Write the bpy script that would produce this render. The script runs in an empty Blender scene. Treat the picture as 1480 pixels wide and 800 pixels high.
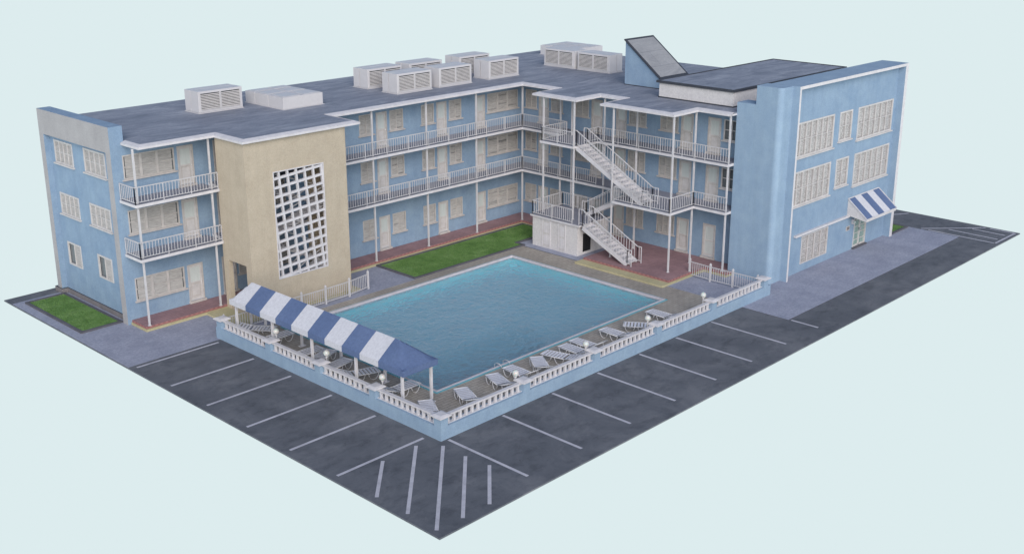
import bpy, math, random
from mathutils import Vector
R = math.radians
random.seed(7)
sc = bpy.context.scene
col = sc.collection

# ------------------------------------------------------------------ materials
def new_mat(name):
    m = bpy.data.materials.new(name); m.use_nodes = True
    nt = m.node_tree; b = nt.nodes['Principled BSDF']
    return m, nt, b

def noise(nt, vec, scale, detail=4, rough=.6, stretch=None, dist=0):
    n = nt.nodes.new('ShaderNodeTexNoise'); n.inputs['Scale'].default_value = scale
    n.inputs['Detail'].default_value = detail; n.inputs['Roughness'].default_value = rough
    n.inputs['Distortion'].default_value = dist
    if stretch:
        mp = nt.nodes.new('ShaderNodeMapping'); mp.inputs['Scale'].default_value = stretch
        nt.links.new(vec, mp.inputs[0]); vec = mp.outputs[0]
    nt.links.new(vec, n.inputs['Vector'])
    return n.outputs['Fac']

def ramp(nt, fac, stops):
    r = nt.nodes.new('ShaderNodeValToRGB'); e = r.color_ramp.elements
    while len(e) < len(stops): e.new(.5)
    for el, (p, c) in zip(e, stops):
        el.position = p; el.color = (c[0], c[1], c[2], 1)
    nt.links.new(fac, r.inputs[0]); return r.outputs[0]

def mix(nt, fac, a, b, mode='MIX'):
    n = nt.nodes.new('ShaderNodeMixRGB'); n.blend_type = mode
    for i, v in enumerate((fac, a, b)):
        if hasattr(v, 'is_linked'): nt.links.new(v, n.inputs[i])
        else: n.inputs[i].default_value = v if i == 0 else (*v, 1)
    return n.outputs[0]

def world_pos(nt):
    g = nt.nodes.new('ShaderNodeNewGeometry'); return g.outputs['Position']

def bump(nt, b, fac, strength=.3, dist=.01):
    n = nt.nodes.new('ShaderNodeBump'); n.inputs['Strength'].default_value = strength
    n.inputs['Distance'].default_value = dist
    nt.links.new(fac, n.inputs['Height']); nt.links.new(n.outputs[0], b.inputs['Normal'])

def weathered(name, base, dark, light, rough=.8, s=1.0, streak=True, amount=.6, bumpd=.01, spec=.3):
    """paint or plaster with broad blotches, run-down streaks and a fine grain"""
    m, nt, b = new_mat(name); P = world_pos(nt)
    big = ramp(nt, noise(nt, P, .55 * s, 6, .65), [(.3, dark), (.5, base), (.72, light)])
    c = mix(nt, amount, base, big)
    if streak:
        st = ramp(nt, noise(nt, P, 1.0, 5, .7, (2.6, 2.6, .18)), [(.35, (.80, .80, .80)), (.62, (1.04, 1.04, 1.04))])
        c = mix(nt, .25, c, st, 'MULTIPLY')
    f = noise(nt, P, 9 * s, 4, .7)
    fr = ramp(nt, f, [(.35, (.82, .82, .83)), (.65, (1.12, 1.12, 1.1))])
    c = mix(nt, .6, c, fr, 'MULTIPLY')
    nt.links.new(c, b.inputs['Base Color'])
    b.inputs['Roughness'].default_value = rough
    b.inputs['Specular IOR Level'].default_value = spec
    bump(nt, b, noise(nt, P, 25, 3, .6), .35, bumpd)
    return m

def plain(name, c, rough=.5, metal=0, var=.08, spec=.4):
    m, nt, b = new_mat(name); P = world_pos(nt)
    f = ramp(nt, noise(nt, P, 3.0, 5, .7), [(.3, (1 - var * 2,) * 3), (.7, (1 + var * .3,) * 3)])
    nt.links.new(mix(nt, 1.0, c, f, 'MULTIPLY'), b.inputs['Base Color'])
    b.inputs['Roughness'].default_value = rough; b.inputs['Metallic'].default_value = metal
    b.inputs['Specular IOR Level'].default_value = spec
    return m

BLUE = weathered('blue_stucco', (.222, .315, .438), (.165, .256, .385), (.27, .375, .49), .85, 2.2)
WBLUE = weathered('pale_blue_stucco', (.25, .351, .475), (.215, .308, .435), (.30, .407, .52), .85, 2.2)
TAN = weathered('sand_stucco', (.445, .388, .308), (.40, .345, .27), (.495, .435, .35), .9, 2.2)
WHITE = weathered('white_plaster', (.56, .55, .565), (.48, .47, .48), (.63, .62, .64), .75, streak=True, amount=.5)
GWHITE = weathered('grey_white_render', (.35, .345, .36), (.30, .295, .31), (.40, .395, .41), .85, 1.5, amount=.7)
TRIM = plain('white_trim', (.60, .59, .62), .5)
RAIL = plain('white_metal_paint', (.55, .545, .57), .45)
CREAM = plain('cream_joinery', (.50, .475, .465), .6, var=.12)
LOUV = None
WLOUV = plain('white_joinery', (.54, .525, .53), .55, var=.1)
DARK = plain('dark_gap', (.03, .035, .04), .5)
ACP = plain('unit_casing', (.54, .535, .56), .45, var=.035)
ACL = plain('unit_louvre', (.56, .54, .54), .5, var=.1)
FLASH = plain('dark_flashing', (.045, .05, .065), .6)
KERB = weathered('dark_kerb', (.10, .10, .12), (.07, .07, .085), (.14, .14, .165), .9)
PLINTH = weathered('plinth_stone', (.19, .18, .19), (.12, .115, .12), (.24, .23, .23), .9)
NAVY = weathered('navy_canvas', (.105, .15, .275), (.085, .125, .235), (.13, .18, .31), .9, streak=False, amount=.7, spec=.1)
CANV = weathered('white_canvas', (.53, .54, .595), (.49, .50, .555), (.57, .58, .635), .9, streak=False, amount=.5, spec=.1)
RED = None; YEL = weathered('yellow_concrete', (.42, .385, .24), (.34, .31, .20), (.50, .46, .31), .9, streak=False)
SLATP = plain('lounger_white', (.72, .73, .80), .45, var=.06)
TUBE = plain('lounger_tube', (.74, .74, .76), .4)
CHROME = plain('chrome_rail', (.75, .76, .78), .2, metal=.8)
MARK = weathered('road_paint', (.46, .46, .52), (.34, .34, .39), (.54, .54, .60), .8, 3, False, .8)
VENT = plain('black_grille', (.015, .017, .02), .45)
BRICKTAN = plain('brick_edge', (.5, .4, .3), .8)

def asphalt():
    m, nt, b = new_mat('asphalt'); P = world_pos(nt)
    a = ramp(nt, noise(nt, P, .35, 8, .68, dist=.6), [(.3, (.085, .094, .112)), (.5, (.118, .127, .148)), (.68, (.165, .173, .193))])
    st = ramp(nt, noise(nt, P, .8, 8, .72, (1, 1.6, 1), .25), [(.36, (.62, .63, .65)), (.50, (1, 1, 1))])
    c = mix(nt, .7, a, st, 'MULTIPLY')
    sp = ramp(nt, noise(nt, P, 2.6, 9, .8, (1, 1.3, 1), .4), [(.30, (.45, .46, .48)), (.42, (1, 1, 1))])
    c = mix(nt, .75, c, sp, 'MULTIPLY')
    g = ramp(nt, noise(nt, P, 60, 2, .6), [(.3, (.8, .8, .8)), (.7, (1.25, 1.25, 1.25))])
    c = mix(nt, .5, c, g, 'MULTIPLY')
    nt.links.new(c, b.inputs['Base Color']); b.inputs['Roughness'].default_value = .85
    b.inputs['Specular IOR Level'].default_value = .3
    bump(nt, b, noise(nt, P, 40, 3, .7), .5, .01); return m
ASPH = asphalt()

def gravel():
    m, nt, b = new_mat('grey_paving'); P = world_pos(nt)
    a = ramp(nt, noise(nt, P, .7, 6, .7), [(.3, (.23, .25, .33)), (.7, (.34, .36, .45))])
    g = ramp(nt, noise(nt, P, 7, 5, .8), [(.3, (.62, .62, .64)), (.5, (.95, .95, .95)), (.7, (1.25, 1.25, 1.24))])
    nt.links.new(mix(nt, .75, a, g, 'MULTIPLY'), b.inputs['Base Color'])
    b.inputs['Roughness'].default_value = .95; bump(nt, b, noise(nt, P, 22, 3, .7), .6, .02); return m
GRAV = gravel()

def roofm(name, c0, c1, c2):
    m, nt, b = new_mat(name); P = world_pos(nt)
    a = ramp(nt, noise(nt, P, .9, 7, .72, (.45, 1.5, 1), .8), [(.32, c0), (.5, c1), (.7, c2)])
    g = ramp(nt, noise(nt, P, 7, 5, .7), [(.3, (.85, .85, .86)), (.7, (1.1, 1.1, 1.1))])
    c = mix(nt, .7, a, g, 'MULTIPLY')
    br = nt.nodes.new('ShaderNodeTexBrick'); br.inputs['Scale'].default_value = 1
    br.inputs['Brick Width'].default_value = 7; br.inputs['Row Height'].default_value = 1.02
    br.inputs['Mortar Size'].default_value = .015; br.inputs['Mortar Smooth'].default_value = .3
    br.inputs['Color1'].default_value = (1, 1, 1, 1); br.inputs['Color2'].default_value = (.95, .95, .96, 1)
    br.inputs['Mortar'].default_value = (.62, .62, .66, 1)
    nt.links.new(P, br.inputs['Vector'])
    c = mix(nt, .8, c, br.outputs['Color'], 'MULTIPLY')
    nt.links.new(c, b.inputs['Base Color']); b.inputs['Roughness'].default_value = .7
    bump(nt, b, noise(nt, P, 12, 4, .7), .4, .02); return m
ROOF = roofm('roofing_felt', (.145, .165, .212), (.225, .246, .302), (.34, .362, .42))

def brick(name, c1, c2, mo, w, h, ms=.012, bl=.8, off=.5):
    m, nt, b = new_mat(name); P = world_pos(nt)
    br = nt.nodes.new('ShaderNodeTexBrick'); br.inputs['Scale'].default_value = 1; br.offset = off
    br.inputs['Brick Width'].default_value = w; br.inputs['Row Height'].default_value = h
    br.inputs['Mortar Size'].default_value = ms; br.inputs['Mortar Smooth'].default_value = .2
    br.inputs['Color1'].default_value = (*c1, 1); br.inputs['Color2'].default_value = (*c2, 1)
    br.inputs['Mortar'].default_value = (*mo, 1)
    nt.links.new(P, br.inputs['Vector'])
    bg = ramp(nt, noise(nt, P, .6, 6, .7), [(.3, (.72, .72, .73)), (.7, (1.15, 1.15, 1.13))])
    c = mix(nt, .9, br.outputs['Color'], bg, 'MULTIPLY')
    g = ramp(nt, noise(nt, P, 16, 3, .7), [(.3, (.85, .85, .85)), (.7, (1.1, 1.1, 1.1))])
    nt.links.new(mix(nt, .7, c, g, 'MULTIPLY'), b.inputs['Base Color'])
    b.inputs['Roughness'].default_value = .8; bump(nt, b, br.outputs['Fac'], -.4, .01); return m
DECK = brick('pool_deck_pavers', (.375, .345, .31), (.335, .305, .275), (.20, .185, .17), .50, .19, .014)
RED = brick('red_tile_terrace', (.32, .195, .21), (.28, .17, .185), (.22, .14, .155), .20, .20, .008, off=0)

def bricks_edge():
    m, nt, b = new_mat('red_brick_edge'); P = world_pos(nt)
    w = nt.nodes.new('ShaderNodeTexChecker'); w.inputs['Scale'].default_value = 7
    w.inputs['Color1'].default_value = (.33, .155, .15, 1); w.inputs['Color2'].default_value = (.25, .115, .115, 1)
    nt.links.new(P, w.inputs['Vector'])
    nt.links.new(w.outputs[0], b.inputs['Base Color']); b.inputs['Roughness'].default_value = .85; return m
REDE = bricks_edge()

def grass():
    m, nt, b = new_mat('grass'); P = world_pos(nt)
    a = ramp(nt, noise(nt, P, .8, 6, .7), [(.28, (.075, .16, .045)), (.5, (.12, .225, .07)), (.75, (.185, .295, .12))])
    g = ramp(nt, noise(nt, P, 11, 3, .7), [(.3, (.7, .7, .7)), (.7, (1.3, 1.3, 1.2))])
    nt.links.new(mix(nt, .7, a, g, 'MULTIPLY'), b.inputs['Base Color'])
    b.inputs['Roughness'].default_value = .8; b.inputs['Specular IOR Level'].default_value = .2; return m
GRASS = grass()

def glass_pane(name, c, rough=.15, var=(.8, 1.2), sc_=(6, 6, 1.2), spec=.6):
    m, nt, b = new_mat(name); P = world_pos(nt)
    f = ramp(nt, noise(nt, P, 1, 4, .7, sc_), [(.3, tuple(x * var[0] for x in c)), (.7, tuple(min(1, x * var[1]) for x in c))])
    nt.links.new(f, b.inputs['Base Color']); b.inputs['Roughness'].default_value = rough
    b.inputs['Specular IOR Level'].default_value = spec; return m
GLASSD = glass_pane('dark_window_glass', (.10, .115, .13))
GLASSG = glass_pane('frosted_door_glass', (.50, .54, .54), .3, (.92, 1.06))
GLASSV = glass_pane('green_door_glass', (.22, .31, .29), .12)
BLIND = glass_pane('grey_blind', (.37, .36, .365), .35, (.35, 1.6), (10, 10, 18), .5)
LOUV = glass_pane('louvre_slats', (.43, .42, .415), .6, (.62, 1.2), (3, 3, 34), .3)

def water():
    m, nt, b = new_mat('pool_water_surface'); P = world_pos(nt)
    b.inputs['Base Color'].default_value = (.50, .80, .92, 1)
    b.inputs['Roughness'].default_value = .02; b.inputs['IOR'].default_value = 1.333
    b.inputs['Transmission Weight'].default_value = .9
    a = noise(nt, P, 3.0, 3, .55, (1, 1, 1), .6); c = noise(nt, P, .6, 2, .5, (1, 1.3, 1), .3)
    mx = nt.nodes.new('ShaderNodeMath'); mx.operation = 'MULTIPLY_ADD'; mx.inputs[1].default_value = .4
    nt.links.new(c, mx.inputs[0]); nt.links.new(a, mx.inputs[2])
    bump(nt, b, mx.outputs[0], 1.0, .62); return m
WATER = water()

def tile(name, c, c2):
    m, nt, b = new_mat(name); P = world_pos(nt)
    f = ramp(nt, noise(nt, P, 1.2, 4, .6), [(.3, c), (.7, c2)])
    nt.links.new(f, b.inputs['Base Color']); b.inputs['Roughness'].default_value = .4; return m
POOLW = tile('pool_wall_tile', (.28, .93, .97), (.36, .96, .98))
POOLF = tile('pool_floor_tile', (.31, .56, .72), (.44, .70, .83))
COPB = tile('coping_blue_tile', (.09, .33, .42), (.13, .40, .48))
COPW = plain('coping_white', (.58, .54, .58), .5)

def globe():
    m, nt, b = new_mat('opal_globe'); b.inputs['Base Color'].default_value = (.52, .54, .53, 1)
    b.inputs['Roughness'].default_value = .25; b.inputs['Subsurface Weight'].default_value = .3; return m
GLOBE = globe()

# ------------------------------------------------------------------ mesh batch
class MB:
    def __init__(s): s.v = []; s.f = []; s.m = []; s.mats = []
    def mi(s, mat):
        if mat not in s.mats: s.mats.append(mat)
        return s.mats.index(mat)
    def face(s, pts, mat):
        n = len(s.v); s.v += [tuple(p) for p in pts]; s.f.append(tuple(range(n, n + len(pts)))); s.m.append(s.mi(mat))
    def box(s, x0, y0, z0, x1, y1, z1, mat, faces=None):
        if x0 > x1: x0, x1 = x1, x0
        if y0 > y1: y0, y1 = y1, y0
        if z0 > z1: z0, z1 = z1, z0
        n = len(s.v)
        s.v += [(x0, y0, z0), (x1, y0, z0), (x1, y1, z0), (x0, y1, z0), (x0, y0, z1), (x1, y0, z1), (x1, y1, z1), (x0, y1, z1)]
        q = {'b': (0, 3, 2, 1), 't': (4, 5, 6, 7), 's': (0, 1, 5, 4), 'e': (1, 2, 6, 5), 'n': (2, 3, 7, 6), 'w': (3, 0, 4, 7)}
        for k, ff in q.items():
            mt = mat if not (faces and k in faces) else faces[k]
            s.f.append(tuple(n + i for i in ff)); s.m.append(s.mi(mt))
        return s
    def prism(s, poly, z0, z1, mat, top=None):
        n = len(s.v); k = len(poly)
        s.v += [(x, y, z0) for x, y in poly] + [(x, y, z1) for x, y in poly]
        s.f.append(tuple(range(n + k - 1, n - 1, -1))); s.m.append(s.mi(mat))
        s.f.append(tuple(range(n + k, n + 2 * k))); s.m.append(s.mi(top or mat))
        for i in range(k):
            j = (i + 1) % k; s.f.append((n + i, n + j, n + k + j, n + k + i)); s.m.append(s.mi(mat))
        return s
    def bar(s, p, q, w, h, mat):
        """rectangular bar from p to q; w horizontal width, h height"""
        p = Vector(p); q = Vector(q); d = (q - p).normalized()
        up = Vector((0, 0, 1)) if abs(d.z) < .95 else Vector((0, 1, 0))
        sd = d.cross(up).normalized() * w / 2; u = sd.cross(d).normalized() * h / 2
        n = len(s.v)
        for c in (p, q):
            s.v += [tuple(c - sd - u), tuple(c + sd - u), tuple(c + sd + u), tuple(c - sd + u)]
        for ff in ((0, 1, 5, 4), (1, 2, 6, 5), (2, 3, 7, 6), (3, 0, 4, 7), (0, 3, 2, 1), (4, 5, 6, 7)):
            s.f.append(tuple(n + i for i in ff)); s.m.append(s.mi(mat))
        return s
    def tube(s, pts, r, mat, k=6):
        pts = [Vector(p) for p in pts]; rings = []
        for i, p in enumerate(pts):
            d = (pts[min(i + 1, len(pts) - 1)] - pts[max(i - 1, 0)]).normalized()
            up = Vector((0, 0, 1)) if abs(d.z) < .9 else Vector((1, 0, 0))
            a = d.cross(up).normalized(); b_ = a.cross(d)
            n = len(s.v)
            for j in range(k):
                t = 2 * math.pi * j / k; s.v.append(tuple(p + a * math.cos(t) * r + b_ * math.sin(t) * r))
            rings.append(n)
        for a, b_ in zip(rings, rings[1:]):
            for j in range(k):
                s.f.append((a + j, a + (j + 1) % k, b_ + (j + 1) % k, b_ + j)); s.m.append(s.mi(mat))
        s.f.append(tuple(rings[0] + j for j in range(k - 1, -1, -1))); s.m.append(s.mi(mat))
        s.f.append(tuple(rings[-1] + j for j in range(k))); s.m.append(s.mi(mat))
        return s
    def ball(s, c, r, mat, nu=20, nv=12):
        n = len(s.v)
        for i in range(nv + 1):
            ph = math.pi * i / nv
            for j in range(nu):
                t = 2 * math.pi * j / nu
                s.v.append((c[0] + r * math.sin(ph) * math.cos(t), c[1] + r * math.sin(ph) * math.sin(t), c[2] + r * math.cos(ph)))
        for i in range(nv):
            for j in range(nu):
                a = n + i * nu + j; b_ = n + i * nu + (j + 1) % nu
                s.f.append((a, a + nu, b_ + nu, b_)); s.m.append(s.mi(mat))
        return s
    def build(s, name, parent=None, smooth=False, bevel=0):
        me = bpy.data.meshes.new(name); me.from_pydata(s.v, [], s.f)
        for m in s.mats: me.materials.append(m)
        me.polygons.foreach_set('material_index', s.m)
        if smooth: me.polygons.foreach_set('use_smooth', [True] * len(s.f))
        me.update()
        o = bpy.data.objects.new(name, me); col.objects.link(o)
        if parent: o.parent = parent
        if bevel:
            bv = o.modifiers.new('edge', 'BEVEL'); bv.width = bevel; bv.segments = 2; bv.limit_method = 'ANGLE'
        return o

def empty(name, loc=(0, 0, 0), rz=0, parent=None):
    o = bpy.data.objects.new(name, None); col.objects.link(o); o.location = loc; o.rotation_euler = (0, 0, rz)
    o.empty_display_size = .3
    if parent: o.parent = parent
    return o
def tag(o, label=None, cat=None, group=None, kind=None):
    for k, v in (('label', label), ('category', cat), ('group', group), ('kind', kind)):
        if v: o[k] = v
    return o
def copy_tree(o, parent=None):
    c = o.copy(); col.objects.link(c); c.parent = parent
    for ch in [x for x in bpy.data.objects if x.parent == o]: copy_tree(ch, c)
    return c

# ------------------------------------------------------------------ setting
ZB = -.07
def structure(mb, name): o = mb.build(name); tag(o, kind='structure'); return o
# pool rectangle (outer edge of coping) and asphalt sheet with a hole for the pool
PX0, PX1, PY0, PY1 = 7.87, 24.68, 8.72, 20.32
m = MB()
for (x0, y0, x1, y1) in ((0, 0, 50.7, PY0 - .3), (0, PY1 + .3, 50.7, 34.4), (0, PY0 - .3, PX0 - .3, PY1 + .3), (PX1 + .3, PY0 - .3, 50.7, PY1 + .3)):
    m.box(x0, y0, ZB, x1, y1, -.008, ASPH)
structure(m, 'parking_lot')
m = MB()
m.box(.03, 21.12, -.007, 5.3, 33.46, 0, GRAV); 
structure(m, 'side_pavement')
m = MB(); m.box(26.5, 2.46, -.007, 47.15, 7.0, .0, GRAV); m.box(26.5, 7.0, -.007, 31.6, 10.4, .0, GRAV)
m.box(44.43, 7.0, -.007, 47.15, 12.0, .0, GRAV)
structure(m, 'entrance_pavement')
m = MB(); m.box(26.6, 2.44, -.007, 47.17, 2.46, .004, KERB); m.box(26.48, 2.44, -.007, 26.5, 5.2, .004, KERB)
structure(m, 'pavement_kerb')
m = MB()
m.box(5.3, 21.05, -.007, 17.65, 25.0, 0, GRAV); m.box(26.6, 16.4, -.007, 30.3, 21.8, 0.0, GRAV)
structure(m, 'courtyard_paving')
m = MB()
for (x0, y0, x1, y1) in ((5.3, 5.4, 26.5, PY0), (5.3, PY1, 26.5, 21.05), (5.3, PY0, PX0, PY1), (PX1, PY0, 26.5, PY1)):
    m.box(x0, y0, -.007, x1, y1, .004, DECK)
m.box(17.65, 21.05, -.007, 26.5, 21.12, .004, DECK)
structure(m, 'pool_deck')
# lawns
def lawn(rects, outline, n):
    k = MB()
    pts = outline + [outline[0]]
    for a, b in zip(pts, pts[1:]):
        x0, x1 = sorted((a[0], b[0])); y0, y1 = sorted((a[1], b[1])); w = .07
        if x0 == x1: k.box(x0 - w, y0 + w, -.006, x0 + w, y1 - w, .085, KERB)
        else: k.box(x0 - w, y0 - w, -.006, x1 + w, y0 + w, .09, KERB)
    structure(k, 'lawn_kerb')
    g = MB()
    for r in rects:
        g.box(r[0], r[1], -.006, r[2], r[3], .045, GRASS)
    area = sum((r[2] - r[0]) * (r[3] - r[1]) for r in rects)
    for r in rects:
        cnt = int(n * (r[2] - r[0]) * (r[3] - r[1]) / area)
        for _ in range(cnt):
            x = random.uniform(r[0] + .03, r[2] - .03); y = random.uniform(r[1] + .03, r[3] - .03)
            for _b in range(3):
                a = random.uniform(0, 6.28); h = random.uniform(.02, .045); w = random.uniform(.008, .016)
                dx, dy = math.cos(a), math.sin(a); l = random.uniform(.0, .05)
                px, py = x + random.uniform(-.03, .03), y + random.uniform(-.03, .03)
                g.face([(px - dy * w, py + dx * w, .04), (px + dy * w, py - dx * w, .04), (px + dx * l, py + dy * l, .04 + h)], GRASS)
    o = g.build('lawn'); tag(o, 'mown green grass in dark kerbed beds', 'grass', kind='stuff')
    return o
l1 = lawn([(.67, 26.82, 2.62, 32.88)], [(.6, 26.75), (2.69, 26.75), (2.69, 32.95), (.6, 32.95)], 4500)
l1['label'] = 'small green lawn below the white framed end wall'
l2 = lawn([(17.72, 21.22, 26.53, 24.38), (26.53, 21.87, 30.0, 24.38)], [(17.65, 21.15), (26.6, 21.15), (26.6, 21.8), (30.07, 21.8), (30.07, 24.45), (17.65, 24.45)], 16000)
l2['label'] = 'long green lawn between the pool and the galleries'
l3 = lawn([(44.5, 5.93, 46.83, 9.5)], [(44.43, 5.86), (46.9, 5.86), (46.9, 9.57), (44.43, 9.57)], 2500)
l3['label'] = 'small green lawn beside the entrance front'
# painted bays
m = MB(); t = .14
def line(x0, y0, x1, y1, w=t):
    a = Vector((x0, y0, 0)); b = Vector((x1, y1, 0)); d = (b - a).normalized(); n = Vector((-d.y, d.x, 0)) * w / 2
    m.face([tuple(p)[:2] + (-.003,) for p in (a - n, b - n, b + n, a + n)], MARK)
for y in (20.83, 17.85, 14.92, 11.93, 8.97, 5.98): line(.31, y, 4.64, y)
for x in (5.24, 8.34, 11.43, 14.52, 17.60, 20.53, 23.55): line(x, .82, x, 5.15)
line(26.6, .82, 26.6, 2.35)
for a in ((2.26, 5.66, .31, 3.68), (3.99, 5.69, .31, 1.99), (4.73, 4.92, .28, .455), (4.73, 3.65, 1.46, .39), (4.86, 2.47, 2.78, .39)): line(*a)
for a in ((47.35, 5.10, 50.4, 2.12), (48.37, 3.7, 48.32, .5), (49.57, 2.65, 49.51, .51), (50.41, 1.83, 50.46, .27), (47.32, .27, 50.5, .23), (47.35, .27, 47.35, 4.6), (47.9, 8.8, 50.33, 7.37), (48, 14, 50.4, 11.9)): line(*a)
structure(m, 'parking_lines')
# terraces (part of the ground in front of the rooms)
m = MB()
def terr(x0, y0, x1, y1):
    m.box(x0, y0, .12, x1, y1, .24, RED, {'s': REDE, 'w': REDE, 'e': REDE})
    
terr(2.95, 24.64, 7.72, 26.07); terr(7.72, 24.9, 13.85, 26.07); terr(13.85, 24.64, 31.64, 26.07)
m.box(2.9, 24.56, 0, 7.72, 26.07, .118, YEL); m.box(13.85, 24.56, 0, 31.64, 26.07, .118, YEL)
terr(30.12, 16.42, 31.64, 24.64); m.box(30.06, 16.42, 0, 31.64, 24.56, .118, YEL)
terr(26.75, 10.2, 31.64, 16.42); m.box(26.05, 10.12, 0, 31.64, 16.5, .115, YEL)
terr(30.12, 8.6, 31.64, 10.2); m.box(30.04, 8.6, 0, 31.64, 10.12, .112, YEL)
structure(m, 'terrace')
m = MB(); m.box(6.3, 21.9, 0, 14.3, 24.56, .1, YEL); m.box(7.72, 24.56, 0, 13.85, 24.9, .1, YEL)
structure(m, 'tower_footpath')

# swimming pool
pool = empty('swimming_pool', (16.3, 14.5, 0)); tag(pool, 'large rectangular swimming pool of turquoise tile with pale coping', 'swimming pool')
def child(mb, name, parent, **k):
    o = mb.build(name, None, **k); o.parent = parent
    o.matrix_parent_inverse = parent_inv(parent); return o
def parent_inv(p):
    from mathutils import Matrix
    M = Matrix.LocRotScale(p.location, p.rotation_euler, None)
    q = p.parent
    if q: M = parent_inv(q).inverted() @ M if False else M
    return M.inverted()
m = MB()
def ring(x0, y0, x1, y1, w, z0, z1, mat):
    m.box(x0, y0, z0, x1, y0 + w, z1, mat); m.box(x0, y1 - w, z0, x1, y1, z1, mat)
    m.box(x0, y0 + w, z0, x0 + w, y1 - w, z1, mat); m.box(x1 - w, y0 + w, z0, x1, y1 - w, z1, mat)
ring(PX0, PY0, PX1, PY1, .09, -.2, .03, COPB)
child(m, 'tile_band', pool)
m = MB(); ring(PX0 + .09, PY0 + .09, PX1 - .09, PY1 - .09, .11, -.2, .055, COPW); child(m, 'coping', pool)
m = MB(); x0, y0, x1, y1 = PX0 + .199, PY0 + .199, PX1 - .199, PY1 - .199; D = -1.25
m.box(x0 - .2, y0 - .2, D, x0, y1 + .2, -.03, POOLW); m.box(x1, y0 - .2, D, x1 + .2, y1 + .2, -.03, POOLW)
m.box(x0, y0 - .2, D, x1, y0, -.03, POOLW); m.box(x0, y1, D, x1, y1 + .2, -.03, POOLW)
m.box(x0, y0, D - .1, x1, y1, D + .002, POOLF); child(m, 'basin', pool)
m = MB(); m.face([(x0, y0, -.06), (x1, y0, -.06), (x1, y1, -.06), (x0, y1, -.06)], WATER)
structure(m, 'pool_water')
lad = empty('pool_ladder', (12.1, 8.9, .02)); tag(lad, 'thin chrome pool ladder arching over the near pool edge', 'ladder')
for x in (11.82, 12.38):
    m = MB(); m.tube([(x, 8.62, .0), (x, 8.64, .12), (x, 8.74, .19), (x, 8.96, .19), (x, 9.07, .1), (x, 9.13, -.6)], .014, TUBE, 8)
    child(m, 'handrail', lad, smooth=True)
m = MB(); m.box(11.82, 9.1, -.22, 12.38, 9.2, -.19, CHROME); m.box(11.82, 9.1, -.47, 12.38, 9.2, -.44, CHROME); child(m, 'rung', lad)

# ------------------------------------------------------------------ windows and doors
cache = {}
def put(parts, loc, rz, parent, label=None):
    """parts: name, mesh, [(name, mesh)]"""
    o = bpy.data.objects.new(parts[0], parts[1]); col.objects.link(o); o.parent = parent
    o.location = loc; o.rotation_euler = (0, 0, rz)
    if label: o['label'] = label
    for n, me in parts[2]:
        c = bpy.data.objects.new(n, me); col.objects.link(c); c.parent = o
    return o
def mesh_of(mb, name):
    o = mb.build(name); me = o.data; bpy.data.objects.remove(o); return me
def window_parts(w, h, cols, rows, fm, sm, pm, mull=None, fb=.06, slat=.062, sill=True, broken=False, open1=False):
    key = ('w', round(w, 2), round(h, 2), cols, rows, fm.name, sm.name if sm else '', pm.name, bool(mull), fb, sill, broken, open1)
    if key in cache: return cache[key]
    f = MB(); e = .003
    f.box(-e, -.03, -e, fb, .05, h + e, fm); f.box(w - fb, -.03, -e, w + e, .05, h + e, fm)
    f.box(fb, -.03, -e, w - fb, .05, fb, fm); f.box(fb, -.03, h - fb, w - fb, .05, h + e, fm)
    iw = w - 2 * fb; ih = h - 2 * fb; mw = mull or .045
    for i in range(1, cols):
        x = fb + iw * i / cols; f.box(x - mw / 2, -.022, fb, x + mw / 2, .045, h - fb, fm)
    for j in range(1, rows):
        z = fb + ih * j / rows
        f.box(fb, -.012, z - .022, w - fb, .04, z + .022, fm)
    subs = []
    if sill:
        s_ = MB(); s_.box(-.09, -.11, -.075, w + .09, -.002, -.004, fm); subs.append(('sill', mesh_of(s_, 'sill')))
    if sm:
        s_ = MB()
        for i in range(cols):
            a = fb + iw * i / cols + mw / 2; b = fb + iw * (i + 1) / cols - mw / 2
            n = int(ih / slat)
            if open1 and i == 0: continue
            for j in range(n):
                z = fb + ih * (j + .5) / n
                dz = random.uniform(-.006, .006); t2 = random.uniform(.86, .98)
                if broken and random.random() < .08: t2 = .35
                s_.face([(a, .0, z - .5 * slat * t2 + dz), (b, .0, z - .5 * slat * t2 + dz), (b, .035, z + .55 * slat * t2), (a, .035, z + .55 * slat * t2)], sm)
        subs.append(('louvre', mesh_of(s_, 'louvre')))
    p = MB(); p.face([(0, .07, 0), (w, .07, 0), (w, .07, h), (0, .07, h)], pm); subs.append(('pane', mesh_of(p, 'pane')))
    cache[key] = ('window', mesh_of(f, 'window'), subs); return cache[key]
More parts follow.
